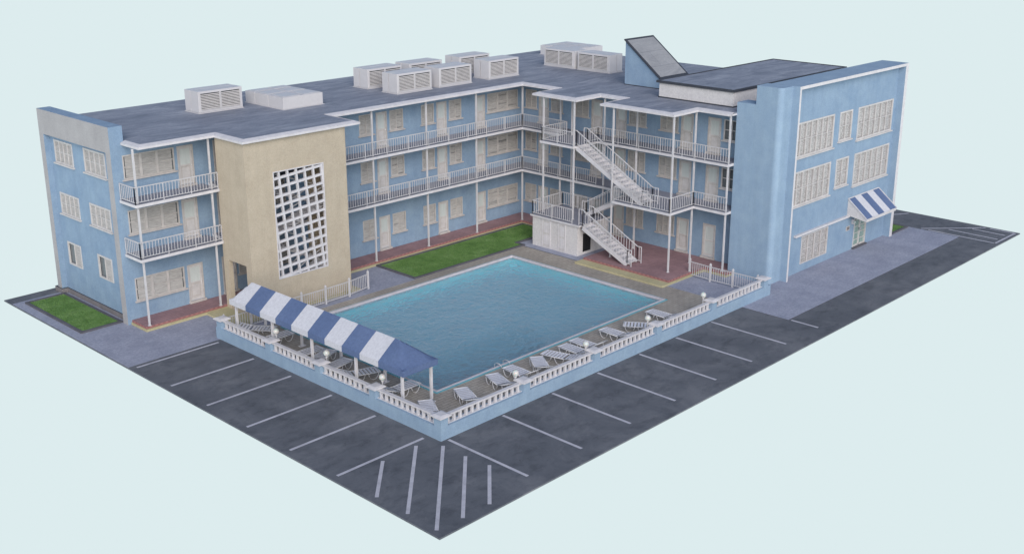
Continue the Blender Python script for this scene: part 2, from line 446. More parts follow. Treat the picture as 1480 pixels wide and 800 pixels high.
def door_parts(w, h, full=False):
    key = ('d', round(w, 2), round(h, 2), full)
    if key in cache: return cache[key]
    f = MB(); e = .003; fb = .07
    f.box(-e, -.03, -e, fb, .07, h + e, CREAM); f.box(w - fb, -.03, -e, w + e, .07, h + e, CREAM); f.box(fb, -.03, h - fb, w - fb, .07, h + e, CREAM)
    f.box(-.04, -.14, -.12, w + .04, -.002, -.004, CREAM)
    a, b = fb + .005, w - fb - .005; y0, y1 = .02, .055; r = .09; mid = h * .47
    f.box(a, y0, 0, a + r, y1, h - fb - .005, WLOUV); f.box(b - r, y0, 0, b, y1, h - fb - .005, WLOUV)
    f.box(a + r, y0, 0, b - r, y1, .16, WLOUV); f.box(a + r, y0, h - fb - .11, b - r, y1, h - fb - .005, WLOUV)
    f.box(a + r, y0, mid, b - r, y1, mid + .07, WLOUV)
    if not full:
        f.box(a + r, y0 + .018, .16, b - r, y1 + .01, mid, CREAM); f.box(a + r + .07, y0 + .008, .24, b - r - .07, y1, mid - .08, WLOUV)
    g = MB(); g.face([(a + r, .045, .16 if full else mid + .07), (b - r, .045, .16 if full else mid + .07), (b - r, .045, h - fb - .1), (a + r, .045, h - fb - .1)], GLASSG)
    k = MB(); k.ball((b - .045, -.005, h * .46), .032, CHROME, 10, 6)
    cache[key] = ('door', mesh_of(f, 'door'), [('glass_pane', mesh_of(g, 'glass_pane')), ('door_knob', mesh_of(k, 'door_knob'))]); return cache[key]

def wall_sheet(name, parent, F, u0, u1, z0, z1, holes, mat, depth=.13, flat=False):
    us = sorted({u0, u1, *[h[0] for h in holes], *[h[1] for h in holes]})
    zs = sorted({z0, z1, *[h[2] for h in holes], *[h[3] for h in holes]})
    m = MB()
    for a, b in zip(us, us[1:]):
        run = None
        for c, d in zip(zs, zs[1:]):
            cu, cz = (a + b) / 2, (c + d) / 2
            if any(h[0] < cu < h[1] and h[2] < cz < h[3] for h in holes): continue
            m.face([F(a, 0, c), F(b, 0, c), F(b, 0, d), F(a, 0, d)], mat)
    for h in holes:
        a, b, c, d = h[:4]
        for p, q in (((a, c), (b, c)), ((b, c), (b, d)), ((b, d), (a, d)), ((a, d), (a, c))):
            m.face([F(p[0], 0, p[1]), F(q[0], 0, q[1]), F(q[0], depth, q[1]), F(p[0], depth, p[1])], mat)
    return m.build(name, parent)

# ------------------------------------------------------------------ the motel
B = empty('motel_building'); tag(B, 'L shaped three storey blue motel with white galleries, sand stair tower and dark flat roof', 'building')
F1, F2, F3 = .24, 3.74, 6.5
FL = [(F1, .38, 2.35, 1.17), (F2, 3.86, 5.86, 4.66), (F3, 6.64, 8.64, 7.45)]   # floor, door foot, head, sill
WT = 8.64
# front wall (faces the court)
YF = 26.08; holes = []
def fput(kind, u0, u1, zlo, zhi, **kw):
    holes.append((u0, u1, zlo, zhi))
    if kind == 'd': put(door_parts(u1 - u0, zhi - zlo, kw.get('full', False)), (u0, YF, zlo), 0, B)
    else:
        put(window_parts(u1 - u0, zhi - zlo, kw['cols'], 2, CREAM, LOUV, GLASSD, kw.get('mull'), broken=kw.get('broken', False)), (u0, YF, zlo), 0, B)
for fl, dz, hd, sl in FL:
    fput('w', 3.31, 6.09, sl, hd, cols=3, mull=.14); fput('d', 6.27, 7.17, dz, hd)
    fput('d', 8.35, 9.2, dz, hd); fput('w', 9.36, 10.4, sl, hd, cols=2)
    fput('w', 11.6, 12.65, sl, hd, cols=2)
    for x in (17.97, 22.76):
        fput('w', x, x + 1.01, sl, hd, cols=2); fput('d', x + 1.25, x + 2.07, dz, hd); fput('w', x + 2.29, x + 3.33, sl, hd, cols=2, broken=True)
    fput('d', 27.4, 28.18, dz, hd); fput('w', 28.4, 31.2, sl, hd, cols=3, mull=.1, broken=True)
wall_sheet('wall', B, lambda u, d, z: (u, YF + d, z), 3.05, 31.65, 0, 9.2, holes, BLUE)
# wing wall (faces the court from the right)
XW = 31.65; hs = []
def sput(kind, y1, y0, zlo, zhi, dark=False, **kw):
    hs.append((y0, y1, zlo, zhi))
    if kind == 'd': put(door_parts(y1 - y0, zhi - zlo, kw.get('full', False)), (XW, y1, zlo), R(-90), B, kw.get('label'))
    else:
        put(window_parts(y1 - y0, zhi - zlo, kw.get('cols', 2), 2, WLOUV if dark else CREAM, None if dark else LOUV, GLASSD, None, broken=kw.get('broken', False)), (XW, y1, zlo), R(-90), B, kw.get('label'))
for i, (fl, dz, hd, sl) in enumerate(FL):
    sput('w', 25.73, 24.75, sl, hd, broken=True); sput('d', 24.56, 23.7, dz, hd); sput('w', 23.5, 22.49, sl, hd, broken=True)
    sput('w', 21.4, 20.33, sl, hd); sput('d', 20.1, 19.22, dz, hd)
    sput('d', 18.13, 17.33, dz, hd); sput('w', 17.13, 15.82, sl, hd, cols=3)
    sput('w', 14.78, 13.48, sl, hd, cols=3); sput('d', 13.28, 12.43, dz, hd)
    sput('d', 11.4, 10.52, dz, hd, full=(i == 0))
    if i: sput('w', 10.33, 9.25, sl, hd, dark=True, cols=2)
wall_sheet('wall', B, lambda u, d, z: (XW + d, u, z), 7.9, 26.08, 0, 9.2, hs, BLUE)
# left end wall with its white frame
XE = 3.05; he = []
def eput(y1, y0, zlo, zhi, cols, slot=False):
    he.append((y0, y1, zlo, zhi))
    put(window_parts(y1 - y0, zhi - zlo, cols, 2 if cols > 2 else 1, WLOUV, LOUV, BLIND if cols > 2 else GLASSD, None, .085, sill=cols > 2, open1=cols == 2), (XE, y1, zlo), R(-90), B)
eput(32.8, 30.78, 7.33, 8.55, 4); eput(29.55, 27.33, 7.33, 8.58, 4)
eput(32.8, 30.7, 4.56, 5.72, 4); eput(29.5, 27.35, 4.56, 5.72, 4)
eput(32.6, 31.1, 1.76, 3.04, 2); eput(29.25, 27.75, 1.78, 3.04, 2)
wall_sheet('wall', B, lambda u, d, z: (XE + d, u, z), 26.56, 33.25, 0, 9.0, he, BLUE)
m = MB()
m.box(2.73, 26.08, 0, 3.05, 26.57, 8.8, BLUE, {'w': GWHITE}); m.box(2.73, 33.25, 0, 3.05, 33.72, 8.8, BLUE, {'w': GWHITE})
m.box(2.73, 26.08, 8.8, 3.05, 33.72, 9.2, BLUE, {'w': GWHITE})
m.box(2.73, 26.08, 9.2, 3.46, 33.72, 10.1, BLUE, {'w': GWHITE})
o = m.build('wall_frame', B); o['label'] = 'blue and white frame round the left end wall'
m = MB(); m.box(2.97, 26.575, 0, 3.046, 33.1, .27, PLINTH, {'t': FLASH}); m.box(2.66, 33.1, 0, 3.046, 33.95, .27, PLINTH, {'t': FLASH}); m.build('plinth', B)
# back and far walls, so that the block is closed
m = MB(); m.box(3.05, 34.1, 0, 44.4, 34.3, 9.2, BLUE); m.box(3.05, 33.72, 0, 3.25, 34.1, 9.2, BLUE)
m.box(44.2, 7.46, 0, 44.4, 34.1, 9.2, BLUE); m.build('wall', B)
# right facade
YR = 6.15; hr = []
def rput(u0, u1, zlo, zhi, cols, fb=.09, sill=True):
    hr.append((u0, u1, zlo, zhi))
    put(window_parts(u1 - u0, zhi - zlo, cols, 2, WLOUV, None, BLIND, .06 if cols > 4 else None, fb, sill=sill), (u0, YR, zlo), 0, B)
for zl, zh, zl2 in ((6.88, 8.83, 7.12), (4.08, 6.06, 4.36)):
    rput(32.15, 36.5, zl, zh, 7); rput(37.15, 38.62, zl2, zh, 2); rput(39.33, 43.72, zl, zh, 6)
rput(33.82, 36.83, .46, 2.12, 4, .06, False)
# glazed entrance door
hr.append((40.07, 41.62, .1, 2.2))
m = MB(); w, h = 1.55, 2.1
m.box(-.003, -.03, 0, .06, .08, h, WLOUV); m.box(w - .06, -.03, 0, w + .003, .08, h, WLOUV); m.box(.06, -.03, h - .06, w - .06, .08, h + .003, WLOUV)
m.box(w / 2 - .05, .0, 0, w / 2 + .05, .06, h - .06, WLOUV); m.box(.06, .0, 0, w - .06, .06, .1, WLOUV)
for j in range(1, 5): m.box(.06, .01, h * j / 5 - .015, w - .06, .05, h * j / 5 + .015, WLOUV)
e1 = mesh_of(m, 'entrance_door'); m = MB(); m.face([(0, .055, 0), (w, .055, 0), (w, .055, h), (0, .055, h)], GLASSV); e2 = mesh_of(m, 'pane')
m = MB(); m.box(w / 2 - .12, -.06, .95, w / 2 - .08, .0, 1.15, CHROME); m.box(w / 2 + .08, -.06, .95, w / 2 + .12, .0, 1.15, CHROME); e3 = mesh_of(m, 'handle')
put(('entrance_door', e1, [('pane', e2), ('handle', e3)]), (40.07, YR, .1), 0, B)
m = MB(); m.box(40.0, 6.0, 0, 41.7, 6.148, .098, KERB); m.build('door_step', B)
wall_sheet('wall', B, lambda u, d, z: (u, YR + d, z), 31.85, 44.08, 0, 10.8, hr, BLUE)
m = MB()
m.box(31.67, 5.7, 0, 31.84, 7.46, 10.8, WBLUE, {'s': TRIM}); m.box(44.08, 5.7, 0, 44.43, 7.46, 10.8, WBLUE, {'s': TRIM})
m.box(31.67, 5.7, 10.8, 44.43, 7.46, 10.97, WBLUE, {'s': TRIM}); m.box(31.84, 6.4, 0, 44.08, 7.46, 10.79, WBLUE)
o = m.build('wall_frame', B); o['label'] = 'white edged frame round the entrance front'
m = MB(); m.box(32.93, 5.98, 2.24, 39.6, 6.147, 2.36, TRIM); m.build('string_course', B)
# pylon with rounded corner
arc = [(30.92 - .32 * math.cos(t), 6.45 - .32 * math.sin(t)) for t in [R(a) for a in range(0, 91, 10)]]
m = MB(); m.prism([(30.6, 7.7)] + arc + [(31.668, 6.13), (31.668, 7.7)], 0, 10.96, WBLUE)
m.box(30.6, 7.702, 0, 31.648, 8.88, 9.92, WBLUE); o = m.build('pylon', B)
o['label'] = 'tall blank blue pylon at the end of the wing'
# stair tower (sand coloured)
T = MB()
tw = wall_sheet('stair_tower', B, lambda u, d, z: (u, 22.1 + d, z), 7.6, 13.85, .1, 9.2, [(9.2, 12.35, 1.8, 7.47)], TAN, .2)
tw['label'] = 'sand coloured stair tower with pierced block screen'
wall_sheet('wall', tw, lambda u, d, z: (7.6 + d, u, z), 22.1, 24.65, .1, 9.2, [(22.57, 24.2, .105, 2.78)], TAN, .25)
m = MB(); m.box(13.60, 22.32, .1, 13.85, 24.65, 9.2, TAN); m.box(13.852, 22.1, .1, 13.853, 22.4, 9.2, TAN)
m.box(13.0, 24.4, .1, 13.6, 24.65, 9.2, TAN); m.box(7.86, 24.4, 2.9, 8.5, 24.65, 9.2, TAN)
m.box(7.86, 22.3, .1, 9.0, 22.4, 9.2, TAN); m.box(12.5, 22.3, .1, 13.6, 22.4, 9.2, TAN)
m.box(13.6, 22.102, .1, 13.849, 22.32, 9.2, TAN)
m.build('wall', tw)
m = MB()
for k, (za, zb) in enumerate(((.1, 1.9), (1.9, 3.74), (3.74, 5.1), (5.1, 6.5))):
    xa, xb = (8.9, 12.6) if k % 2 == 0 else (12.6, 8.9); y0 = 22.55 if k % 2 == 0 else 23.5
    m.bar((xa, y0 + .42, za), (xb, y0 + .42, zb), .84, .16, TRIM)
    n = 11
    for j in range(n):
        x = xa + (xb - xa) * (j + .5) / n; z = za + (zb - za) * (j + 1) / n; m.box(x - .17, y0, z - .05, x + .17, y0 + .84, z, TRIM)
    for yy in (y0 + .03, y0 + .81): m.bar((xa, yy, za + .95), (xb, yy, zb + .95), .04, .05, RAIL)
for z in (1.9, 3.74, 5.1, 6.5): m.box(12.6 if z in (1.9, 5.1) else 8.0, 22.45, z - .15, 13.58 if z in (1.9, 5.1) else 8.9, 24.35, z, TRIM)
m.build('stair_flight', tw)
m = MB(); n = 12; ph = (7.47 - 1.8) / n
x0, x1, z0, z1 = 9.2, 12.35, 1.8, 7.47; y0, y1 = 22.11, 22.21
m.box(x0, 22.07, z0 - .0, x0 + .05, y1, z1, TRIM); m.box(x1 - .05, 22.07, z0, x1, y1, z1, TRIM); m.box(x0 + .05, 22.07, z0, x1 - .05, y1, z0 + .05, TRIM); m.box(x0 + .05, 22.07, z1 - .05, x1 - .05, y1, z1, TRIM)
TL = math.atan(.082); ca, sa = math.cos(TL), math.sin(TL)
def clipped(px, pz, dx, dz):
    t0, t1 = -99, 99
    for p, d, lo, hi in ((px, dx, x0 + .02, x1 - .02), (pz, dz, z0 + .02, z1 - .02)):
        a, b = (lo - p) / d, (hi - p) / d
        if a > b: a, b = b, a
        t0, t1 = max(t0, a), min(t1, b)
    return (t0, t1) if t1 > t0 + .02 else None
for k in range(-4, 16):
    pz = 7.07 - .475 * k
    c = clipped(9.2, pz, ca, sa)
    if c: m.bar((9.2 + ca * c[0], 22.165, pz + sa * c[0]), (9.2 + ca * c[1], 22.165, pz + sa * c[1]), .11, .125, TRIM)
for k in range(-3, 9):
    px = 9.59 + .53 * k
    c = clipped(px, 7.25, -sa, ca)
    if c: m.bar((px - sa * c[0], 22.168, 7.25 + ca * c[0]), (px - sa * c[1], 22.168, 7.25 + ca * c[1]), .098, .13, TRIM)
m.build('block_screen', tw)

# roof
outer = [(3.3, 26.07), (3.3, 24.38), (7.42, 24.38), (7.42, 21.88), (14.73, 21.88), (14.73, 24.42), (29.95, 24.42), (29.95, 21.55), (27.72, 21.55), (27.72, 18.02),
         (29.97, 18.02), (29.97, 16.25), (27.74, 16.25), (27.74, 11.03), (30.07, 11.03), (30.07, 8.86)]
rest = [(31.68, 8.86), (31.68, 7.47), (44.45, 7.47), (44.45, 34.45), (3.47, 34.45), (3.47, 26.07)]
def inset(path, d):
    out = []
    for i, p in enumerate(path):
        ns = []
        for a, b in ((i - 1, i), (i, i + 1)):
            if a < 0 or b >= len(path): continue
            dx, dy = path[b][0] - path[a][0], path[b][1] - path[a][1]; l = math.hypot(dx, dy); ns.append((-dy / l, dx / l))
        if len(ns) == 1: out.append((p[0] + ns[0][0] * d, p[1] + ns[0][1] * d))
        elif abs(ns[0][0] * ns[1][0] + ns[0][1] * ns[1][1]) > .9: out.append((p[0] + ns[0][0] * d, p[1] + ns[0][1] * d))
        else: out.append((p[0] + (ns[0][0] + ns[1][0]) * d, p[1] + (ns[0][1] + ns[1][1]) * d))
    return out
m = MB(); inn = inset(outer, .25)
inn[0] = (inn[0][0], 26.07); inn[-1] = (inn[-1][0], 8.86)
m.prism(inset(outer, .1) + rest, 9.2, 9.3, TRIM)
m.v = m.v; roof = m.build('roof', B)
m = MB(); m.prism(inn + rest, 9.31, 9.352, ROOF); m.build('roof_covering', roof)
m = MB(); a0 = inset(outer, .0); a1 = inset(outer, .03)
a0[0] = (a0[0][0], 26.07); a1[0] = (a1[0][0], 26.07)
for i in range(len(outer) - 1):
    m.face([(*a0[i], 9.17), (*a0[i + 1], 9.17), (*a0[i + 1], 9.285), (*a0[i], 9.285)], TRIM)
    m.face([(*a0[i], 9.285), (*a0[i + 1], 9.285), (*inn[i + 1], 9.375), (*inn[i], 9.375)], TRIM)
    m.face([(*inn[i], 9.375), (*inn[i + 1], 9.375), (*inn[i + 1], 9.345), (*inn[i], 9.345)], TRIM)
    b0 = inset(outer, .1)
    m.face([(*a0[i], 9.17), (*b0[i], 9.17), (*b0[i + 1], 9.17), (*a0[i + 1], 9.17)], TRIM)
m.build('roof_edge', roof)
# penthouse and stair head on the roof
m = MB(); m.box(31.62, 9.82, 9.353, 44.1, 14.95, 10.24, WHITE); pent = m.build('penthouse', B); pent['label'] = 'low white penthouse with dark flat roof'
m = MB(); m.box(31.5, 9.72, 10.22, 44.3, 15.1, 10.3, FLASH); m.box(31.6, 9.82, 10.3, 44.2, 15.0, 10.32, ROOF)
for q in ((31.5, 9.72, 44.3, 9.82), (31.5, 15.0, 44.3, 15.1), (31.5, 9.82, 31.6, 15.0), (44.2, 9.82, 44.3, 15.0)): m.box(q[0], q[1], 10.3, q[2], q[3], 10.36, FLASH)
m.build('penthouse_roof', pent)
m = MB(); m.box(31.58, 9.78, 9.353, 44.1, 14.98, 9.42, FLASH); m.build('flashing', pent)
m = MB(); xa, xb = 33.95, 36.7
ya, za, yb, zb = 19.38, 12.07, 16.66, 10.0
m.v += [(xa, ya, 9.353), (xa, ya, za), (xa, yb, zb), (xa, yb, 9.353), (xb, ya, 9.353), (xb, ya, za), (xb, yb, zb), (xb, yb, 9.353)]
for f in ((0, 1, 2, 3), (4, 7, 6, 5), (1, 5, 6, 2), (0, 4, 5, 1), (2, 6, 7, 3)): m.f.append(f); m.m.append(m.mi(BLUE))
m.box(33.95, 14.99, 9.353, 36.7, 16.66, 9.99, BLUE)
sh = m.build('stair_head', B); sh['label'] = 'blue wedge shaped stair head with sloping dark roof'
m = MB(); dv = Vector((0, yb - ya, zb - za)).normalized(); nrm = Vector((0, -dv.z, dv.y)) * (-1 if dv.y > 0 else 1)
nrm = Vector((0, abs(dv.z), abs(dv.y))) if True else nrm
nrm = Vector((0, -abs(dv.z), abs(dv.y)))
A = Vector((0, ya, za)) - dv * .1; Z = Vector((0, yb, zb)) + dv * .12
def slab(x0, x1, p, q, t0, t1, mat):
    n = len(m.v)
    for x in (x0, x1):
        for c, t_ in ((p, t0), (q, t0), (q, t1), (p, t1)):
            v = c + nrm * t_; m.v.append((x, v.y, v.z))
    for f in ((0, 1, 2, 3), (7, 6, 5, 4), (0, 4, 5, 1), (1, 5, 6, 2), (2, 6, 7, 3), (3, 7, 4, 0)): m.f.append(tuple(n + i for i in f)); m.m.append(m.mi(mat))
slab(xa - .1, xb + .1, A, Z, 0.002, .07, FLASH)
GREYR = roofm('grey_roof_sheet', (.22, .23, .25), (.27, .28, .30), (.32, .33, .35))
slab(xa + .06, xb - .06, A + dv * .16, Z - dv * .16, .07, .085, GREYR); m.build('sloping_roof', sh)
m = MB(); m.box(33.92, 15.0, 9.353, 36.73, 19.41, 9.4, FLASH); m.build('flashing', sh)

# gallery slabs
def slab_part(poly, z, label):
    m = MB(); m.prism(poly, z - .15, z, TRIM, SLABT); o = m.build('balcony', B); o['label'] = label
    return o
SLABT = weathered('grey_screed', (.235, .245, .30), (.18, .19, .24), (.29, .30, .36), .85, streak=False)
def rail_geo(m, pts, h=.84, gap=.172, bar=.022, main=1.56, bottom=.1):
    for a, b in zip(pts, pts[1:]):
        a = Vector(a); b = Vector(b); d = b - a; L = math.hypot(d.x, d.y)
        up = Vector((0, 0, 1))
        m.bar(a + up * h, b + up * h, .05, .04, RAIL); m.bar(a + up * bottom, b + up * bottom, .035, .03, RAIL)
        n = max(1, round(L / gap))
        for i in range(1, n):
            p = a + d * i / n; m.bar(p + up * bottom, p + up * (h - .015), bar, bar, RAIL)
        k = max(1, round(L / main))
        for i in range(k + 1):
            p = a + d * i / k; m.bar(p + up * .0, p + up * h, .036, .036, RAIL)
def railing(parent, pts, **k):
    m = MB(); rail_geo(m, pts, **k); return m.build('railing', parent)
for z, nm in ((F2, 'second'), (F3, 'third')):
    s = slab_part([(2.95, 24.5), (7.585, 24.5), (7.585, 26.07), (2.95, 26.07)], z, f'{nm} floor balcony of the left end rooms')
    railing(s, [(2.99, 26.0, z), (2.99, 24.58, z), (7.56, 24.58, z)])
x = 13.86
s2 = slab_part([(7.9, 24.66), (13.0, 24.66), (13.86, 24.66), (13.86, 24.5), (30.0, 24.5), (30.0, 15.2), (27.75, 15.2), (27.75, 11.05), (30.05, 11.05), (30.05, 8.89), (31.64, 8.89), (31.64, 26.07), (7.9, 26.07)], F2, 'second floor gallery running round the court')
railing(s2, [(13.9, 24.58, F2), (30.08, 24.58, F2), (30.08, 18.35, F2)])
railing(s2, [(27.83, 15.1, F2), (27.83, 11.13, F2), (30.12, 11.13, F2), (30.12, 8.92, F2)])
railing(s2, [(27.83, 15.12, F2), (29.2, 15.12, F2)])
s3 = slab_part([(7.9, 24.66), (13.0, 24.66), (13.86, 24.66), (13.86, 24.5), (30.0, 24.5), (30.0, 20.9), (27.72, 20.9), (27.72, 18.2), (30.0, 18.2), (30.02, 8.89), (31.64, 8.89), (31.64, 26.07), (7.9, 26.07)], F3, 'third floor gallery running round the court')
railing(s3, [(13.9, 24.58, F3), (30.08, 24.58, F3), (30.08, 20.82, F3)])
railing(s3, [(30.08, 20.78, F3), (27.8, 20.78, F3), (27.8, 18.28, F3)])
railing(s3, [(29.05, 18.28, F3), (30.1, 18.28, F3), (30.1, 8.92, F3)])
# gallery posts
def post(x, y, z0=F1, z1=9.2, r=.042):
    m = MB(); m.box(x - r, y - r, z0, x + r, y + r, z1, RAIL); m.box(x - r - .03, y - r - .03, z0, x + r + .03, y + r + .03, z0 + .02, RAIL)
    m.build('post', B)
for x in (3.16, 7.25): post(x, 24.70)
for x in (17.8, 21.93, 26.07): post(x, 24.72)
post(30.25, 24.72)
for y in (21.4, 20.46, 17.87, 15.39, 11.25, 8.98): post(30.2, y)
for y in (20.74, 18.3): post(27.9, y, 1.98)
post(27.9, 15.33); post(27.92, 11.12)

# entrance awning (hangs on the wall)
m = MB()
X0, X1 = 39.05, 42.85; yo, zt, zw, zo = 4.85, 3.36, 2.36, 2.2
p = [(X0, 6.147, zw), (X0, yo, zo - .06), (X0, yo, zo + .12), (X0, 6.147, zt)]
m.face(p, WHITE); m.face([(X1, y, z) for _, y, z in p], WHITE)
n = 5
for i in range(n):
    a = X0 + (X1 - X0) * i / n; b = X0 + (X1 - X0) * (i + 1) / n
    m.face([(a, yo, zo + .12), (b, yo, zo + .12), (b, 6.147, zt), (a, 6.147, zt)], NAVY if i % 2 == 0 else CANV)
m.face([(X0, yo, zo - .06), (X1, yo, zo - .06), (X1, yo, zo + .12), (X0, yo, zo + .12)], WHITE)
m.face([(X0, yo, zo - .06), (X1, yo, zo - .06), (X1, 6.147, zw), (X0, 6.147, zw)], WHITE)
aw = m.build('awning', B); aw['label'] = 'small blue and white striped awning over the entrance door'
m = MB(); m.box(X0 - .03, yo - .04, zo + .06, X1 + .03, yo + .0, zo + .13, TRIM)
for a in (X0 - .02, X1 + .02): m.bar((a, yo, zo + .13), (a, 6.14, zt + .02), .05, .05, TRIM)
m.bar((X0, 6.12, zt + .02), (X1, 6.12, zt + .02), .05, .05, TRIM); m.build('awning_frame', aw)
m = MB(); m.box(39.72, 6.0, 1.66, 39.84, 6.147, 1.96, TRIM); m.ball((39.78, 5.98, 1.8), .09, GLOBE, 10, 6); m.build('wall_lamp', B)
m = MB(); m.box(39.08, 6.12, 1.33, 39.5, 6.147, 1.6, CREAM); m.box(39.13, 6.112, 1.37, 39.45, 6.12, 1.56, PLINTH); o = m.build('plaque', B)

# ------------------------------------------------------------------ utility room and stairs
U = empty('utility_room', (28.6, 19.1, 0)); tag(U, 'low white utility room with grey doors and a railed roof deck beside the pool', 'outbuilding')
m = MB(); m.box(27.2, 17.3, 0, 30.05, 20.95, 1.86, WHITE); child(m, 'wall', U)
m = MB(); m.box(27.09, 17.1, 1.86, 30.0, 21.06, 1.97, TRIM, {'t': SLABT}); child(m, 'roof_deck', U)
for ya, yb in ((20.13, 19.47), (18.83, 18.24)):
    m = MB(); y0, y1 = yb, ya
    m.box(27.165, y0, .12, 27.198, y0 + .06, 1.83, TRIM); m.box(27.165, y1 - .06, .12, 27.198, y1, 1.83, TRIM); m.box(27.165, y0 + .06, 1.77, 27.198, y1 - .06, 1.83, TRIM)
    m.box(27.18, y0 + .06, .12, 27.197, y1 - .06, 1.77, WLOUV)
    for z in (.25, 1.0): m.box(27.172, y0 + .12, z, 27.18, y1 - .12, z + .62, TRIM)
    m.box(27.165, (y0 + y1) / 2 - .01, .12, 27.172, (y0 + y1) / 2 + .01, 1.77, TRIM)
    child(m, 'door', U)
m = MB(); m.box(27.7, 17.27, .18, 28.4, 17.298, 1.3, VENT)
for j in range(9): m.box(27.74, 17.25, .24 + j * .12, 28.36, 17.27, .27 + j * .12, VENT)
child(m, 'vent_grille', U)
m = MB(); D = 1.97
rail_geo(m, [(27.2, 17.75, D), (27.2, 20.98, D), (30.0, 20.98, D), (30.02, 18.45, D)], h=.86)
child(m, 'railing', U)

def stair(name, label, x0, x1, yt, zt, yb, zb, n, rh=.95, flat_t=.35, flat_b=.28, rails=(1, 1), group=None):
    S = empty(name, ((x0 + x1) / 2, yb, zb)); tag(S, label, 'staircase', 'outside staircases')
    m = MB()
    for x in (x0 + .03, x1 - .03):
        m.bar((x, yt, zt - .14), (x, yb, zb + .04), .05, .24, TRIM)
    child(m, 'stringer', S)
    for i in range(n):
        m = MB(); f = (i + .5) / n; y = yt + (yb - yt) * f; z = zt + (zb - zt) * (i + 1) / (n + 1)
        hd = abs(yb - yt) / n * .6
        m.box(x0 + .05, y - hd, z - .045, x1 - .05, y + hd, z, SLABT if False else TRIM)
        m.box(x0 + .05, y + (hd - .02) * (1 if yt > yb else -1), z, x1 - .05, y + (hd) * (1 if yt > yb else -1), z + abs(zt - zb) / (n + 1), TRIM)
        child(m, 'tread', S)
    sg = 1 if yt > yb else -1
    for k, x in enumerate((x0 + .03, x1 - .03)):
        if not rails[k]: continue
        m = MB(); pts = [(x, yt + flat_t * sg, zt), (x, yt, zt), (x, yb, zb), (x, yb - flat_b * sg, zb)]
        for a, b in zip(pts, pts[1:]):
            a = Vector(a); b = Vector(b); up = Vector((0, 0, 1))
            m.bar(a + up * rh, b + up * rh, .05, .045, RAIL)
            d = b - a; cnt = max(1, round(abs(d.y) / .2)); m.bar(a + up * .14, b + up * .14, .03, .03, RAIL)
            for i in range(cnt + 1):
                p = a + d * i / cnt; q = (i == 0 or i == cnt)
                m.bar(p + up * (.0 if q else .14), p + up * rh, .04 if q else .022, .04 if q else .022, RAIL)
        child(m, 'railing', S)
    return S
stair('metal_staircase', 'lower white stair from the utility roof down to the red terrace', 27.22, 28.22, 16.95, 1.97, 13.55, .24, 10, .98, flat_t=.3, flat_b=.3)
m = MB(); stair('metal_staircase', 'upper white stair between the second and third floor galleries', 28.0, 29.03, 18.2, 6.5, 13.2, 3.74, 15, .92, flat_t=.25, flat_b=.4)
stair('metal_staircase', 'short middle white stair from the utility roof up to the second floor gallery', 29.15, 29.98, 15.25, 3.74, 18.3, 1.97, 9, .88, flat_t=.1, flat_b=.35)

# ------------------------------------------------------------------ balustrade walls
def bal_wall(nodes, axis, c, label, pil_first=True, end=None):
    """nodes: pillar centres along the axis; c: centre of the wall on the other axis"""
    base = (c, nodes[0], 0) if axis == 'y' else (nodes[0], c, 0)
    W_ = empty('boundary_wall', base); tag(W_, label, 'wall', 'low balustraded walls round the pool')
    def bx(m, u0, u1, w0, w1, z0, z1, mat, faces=None):
        if axis == 'y': m.box(c + w0, u0, z0, c + w1, u1, z1, mat, faces)
        else: m.box(u0, c + w0, z0, u1, c + w1, z1, mat, faces)
    lo, hi = end; m = MB(); bx(m, lo, hi, -.2, .2, 0, .57, WBLUE); child(m, 'base_wall', W_)
    for i, u in enumerate(nodes):
        if i == 0 and not pil_first: continue
        m = MB(); bx(m, u - .2, u + .2, -.197, .197, .57, .99, WBLUE); pl = child(m, 'pillar', W_)
        m = MB(); n = len(m.v); a, b, z0, z1 = .31, .18, .99, 1.04
        cx, cy = (c, u) if axis == 'y' else (u, c)
        m.box(cx - a, cy - a, z0, cx + a, cy + a, z1, TRIM)
        m.face([(cx - a, cy - a, z1), (cx + a, cy - a, z1), (cx + b, cy - b, z1 + .05), (cx - b, cy - b, z1 + .05)], TRIM)
        m.face([(cx + a, cy - a, z1), (cx + a, cy + a, z1), (cx + b, cy + b, z1 + .05), (cx + b, cy - b, z1 + .05)], TRIM)
        m.face([(cx + a, cy + a, z1), (cx - a, cy + a, z1), (cx - b, cy + b, z1 + .05), (cx + b, cy + b, z1 + .05)], TRIM)
        m.face([(cx - a, cy + a, z1), (cx - a, cy - a, z1), (cx - b, cy - b, z1 + .05), (cx - b, cy + b, z1 + .05)], TRIM)
        m.face([(cx - b, cy - b, z1 + .05), (cx + b, cy - b, z1 + .05), (cx + b, cy + b, z1 + .05), (cx - b, cy + b, z1 + .05)], TRIM)
        m2 = child(m, 'cap', pl); m2.matrix_parent_inverse = parent_inv(W_) if False else m2.matrix_parent_inverse
        m2.parent = pl; from mathutils import Matrix; m2.matrix_parent_inverse = Matrix()
    for u0, u1 in zip(nodes, nodes[1:]):
        a, b = u0 + .2, u1 - .2
        m = MB(); bx(m, a, b, -.09, .09, .91, .98, TRIM); bx(m, a, b, -.08, .08, .571, .60, TRIM); rl = child(m, 'handrail', W_)
        n = round((b - a) / .335)
        for i in range(n):
            u = a + (b - a) * (i + .5) / n
            m = MB(); bx(m, u - .05, u + .05, -.05, .05, .60, .91, TRIM); child(m, 'baluster', W_)
bal_wall([5.1 + .36, 9.46, 13.25, 17.0, 21.11][0:0] + [5.43, 9.46, 13.25, 17.03, 21.13], 'y', 5.1, 'low blue wall with white balusters facing the left hand parking bays', end=(5.23, 21.42))
bal_wall([5.1, 9.9, 14.58, 19.24, 23.89, 28.75], 'x', 5.43, 'low blue wall with white balusters facing the right hand parking bays', pil_first=False, end=(5.3, 29.25))

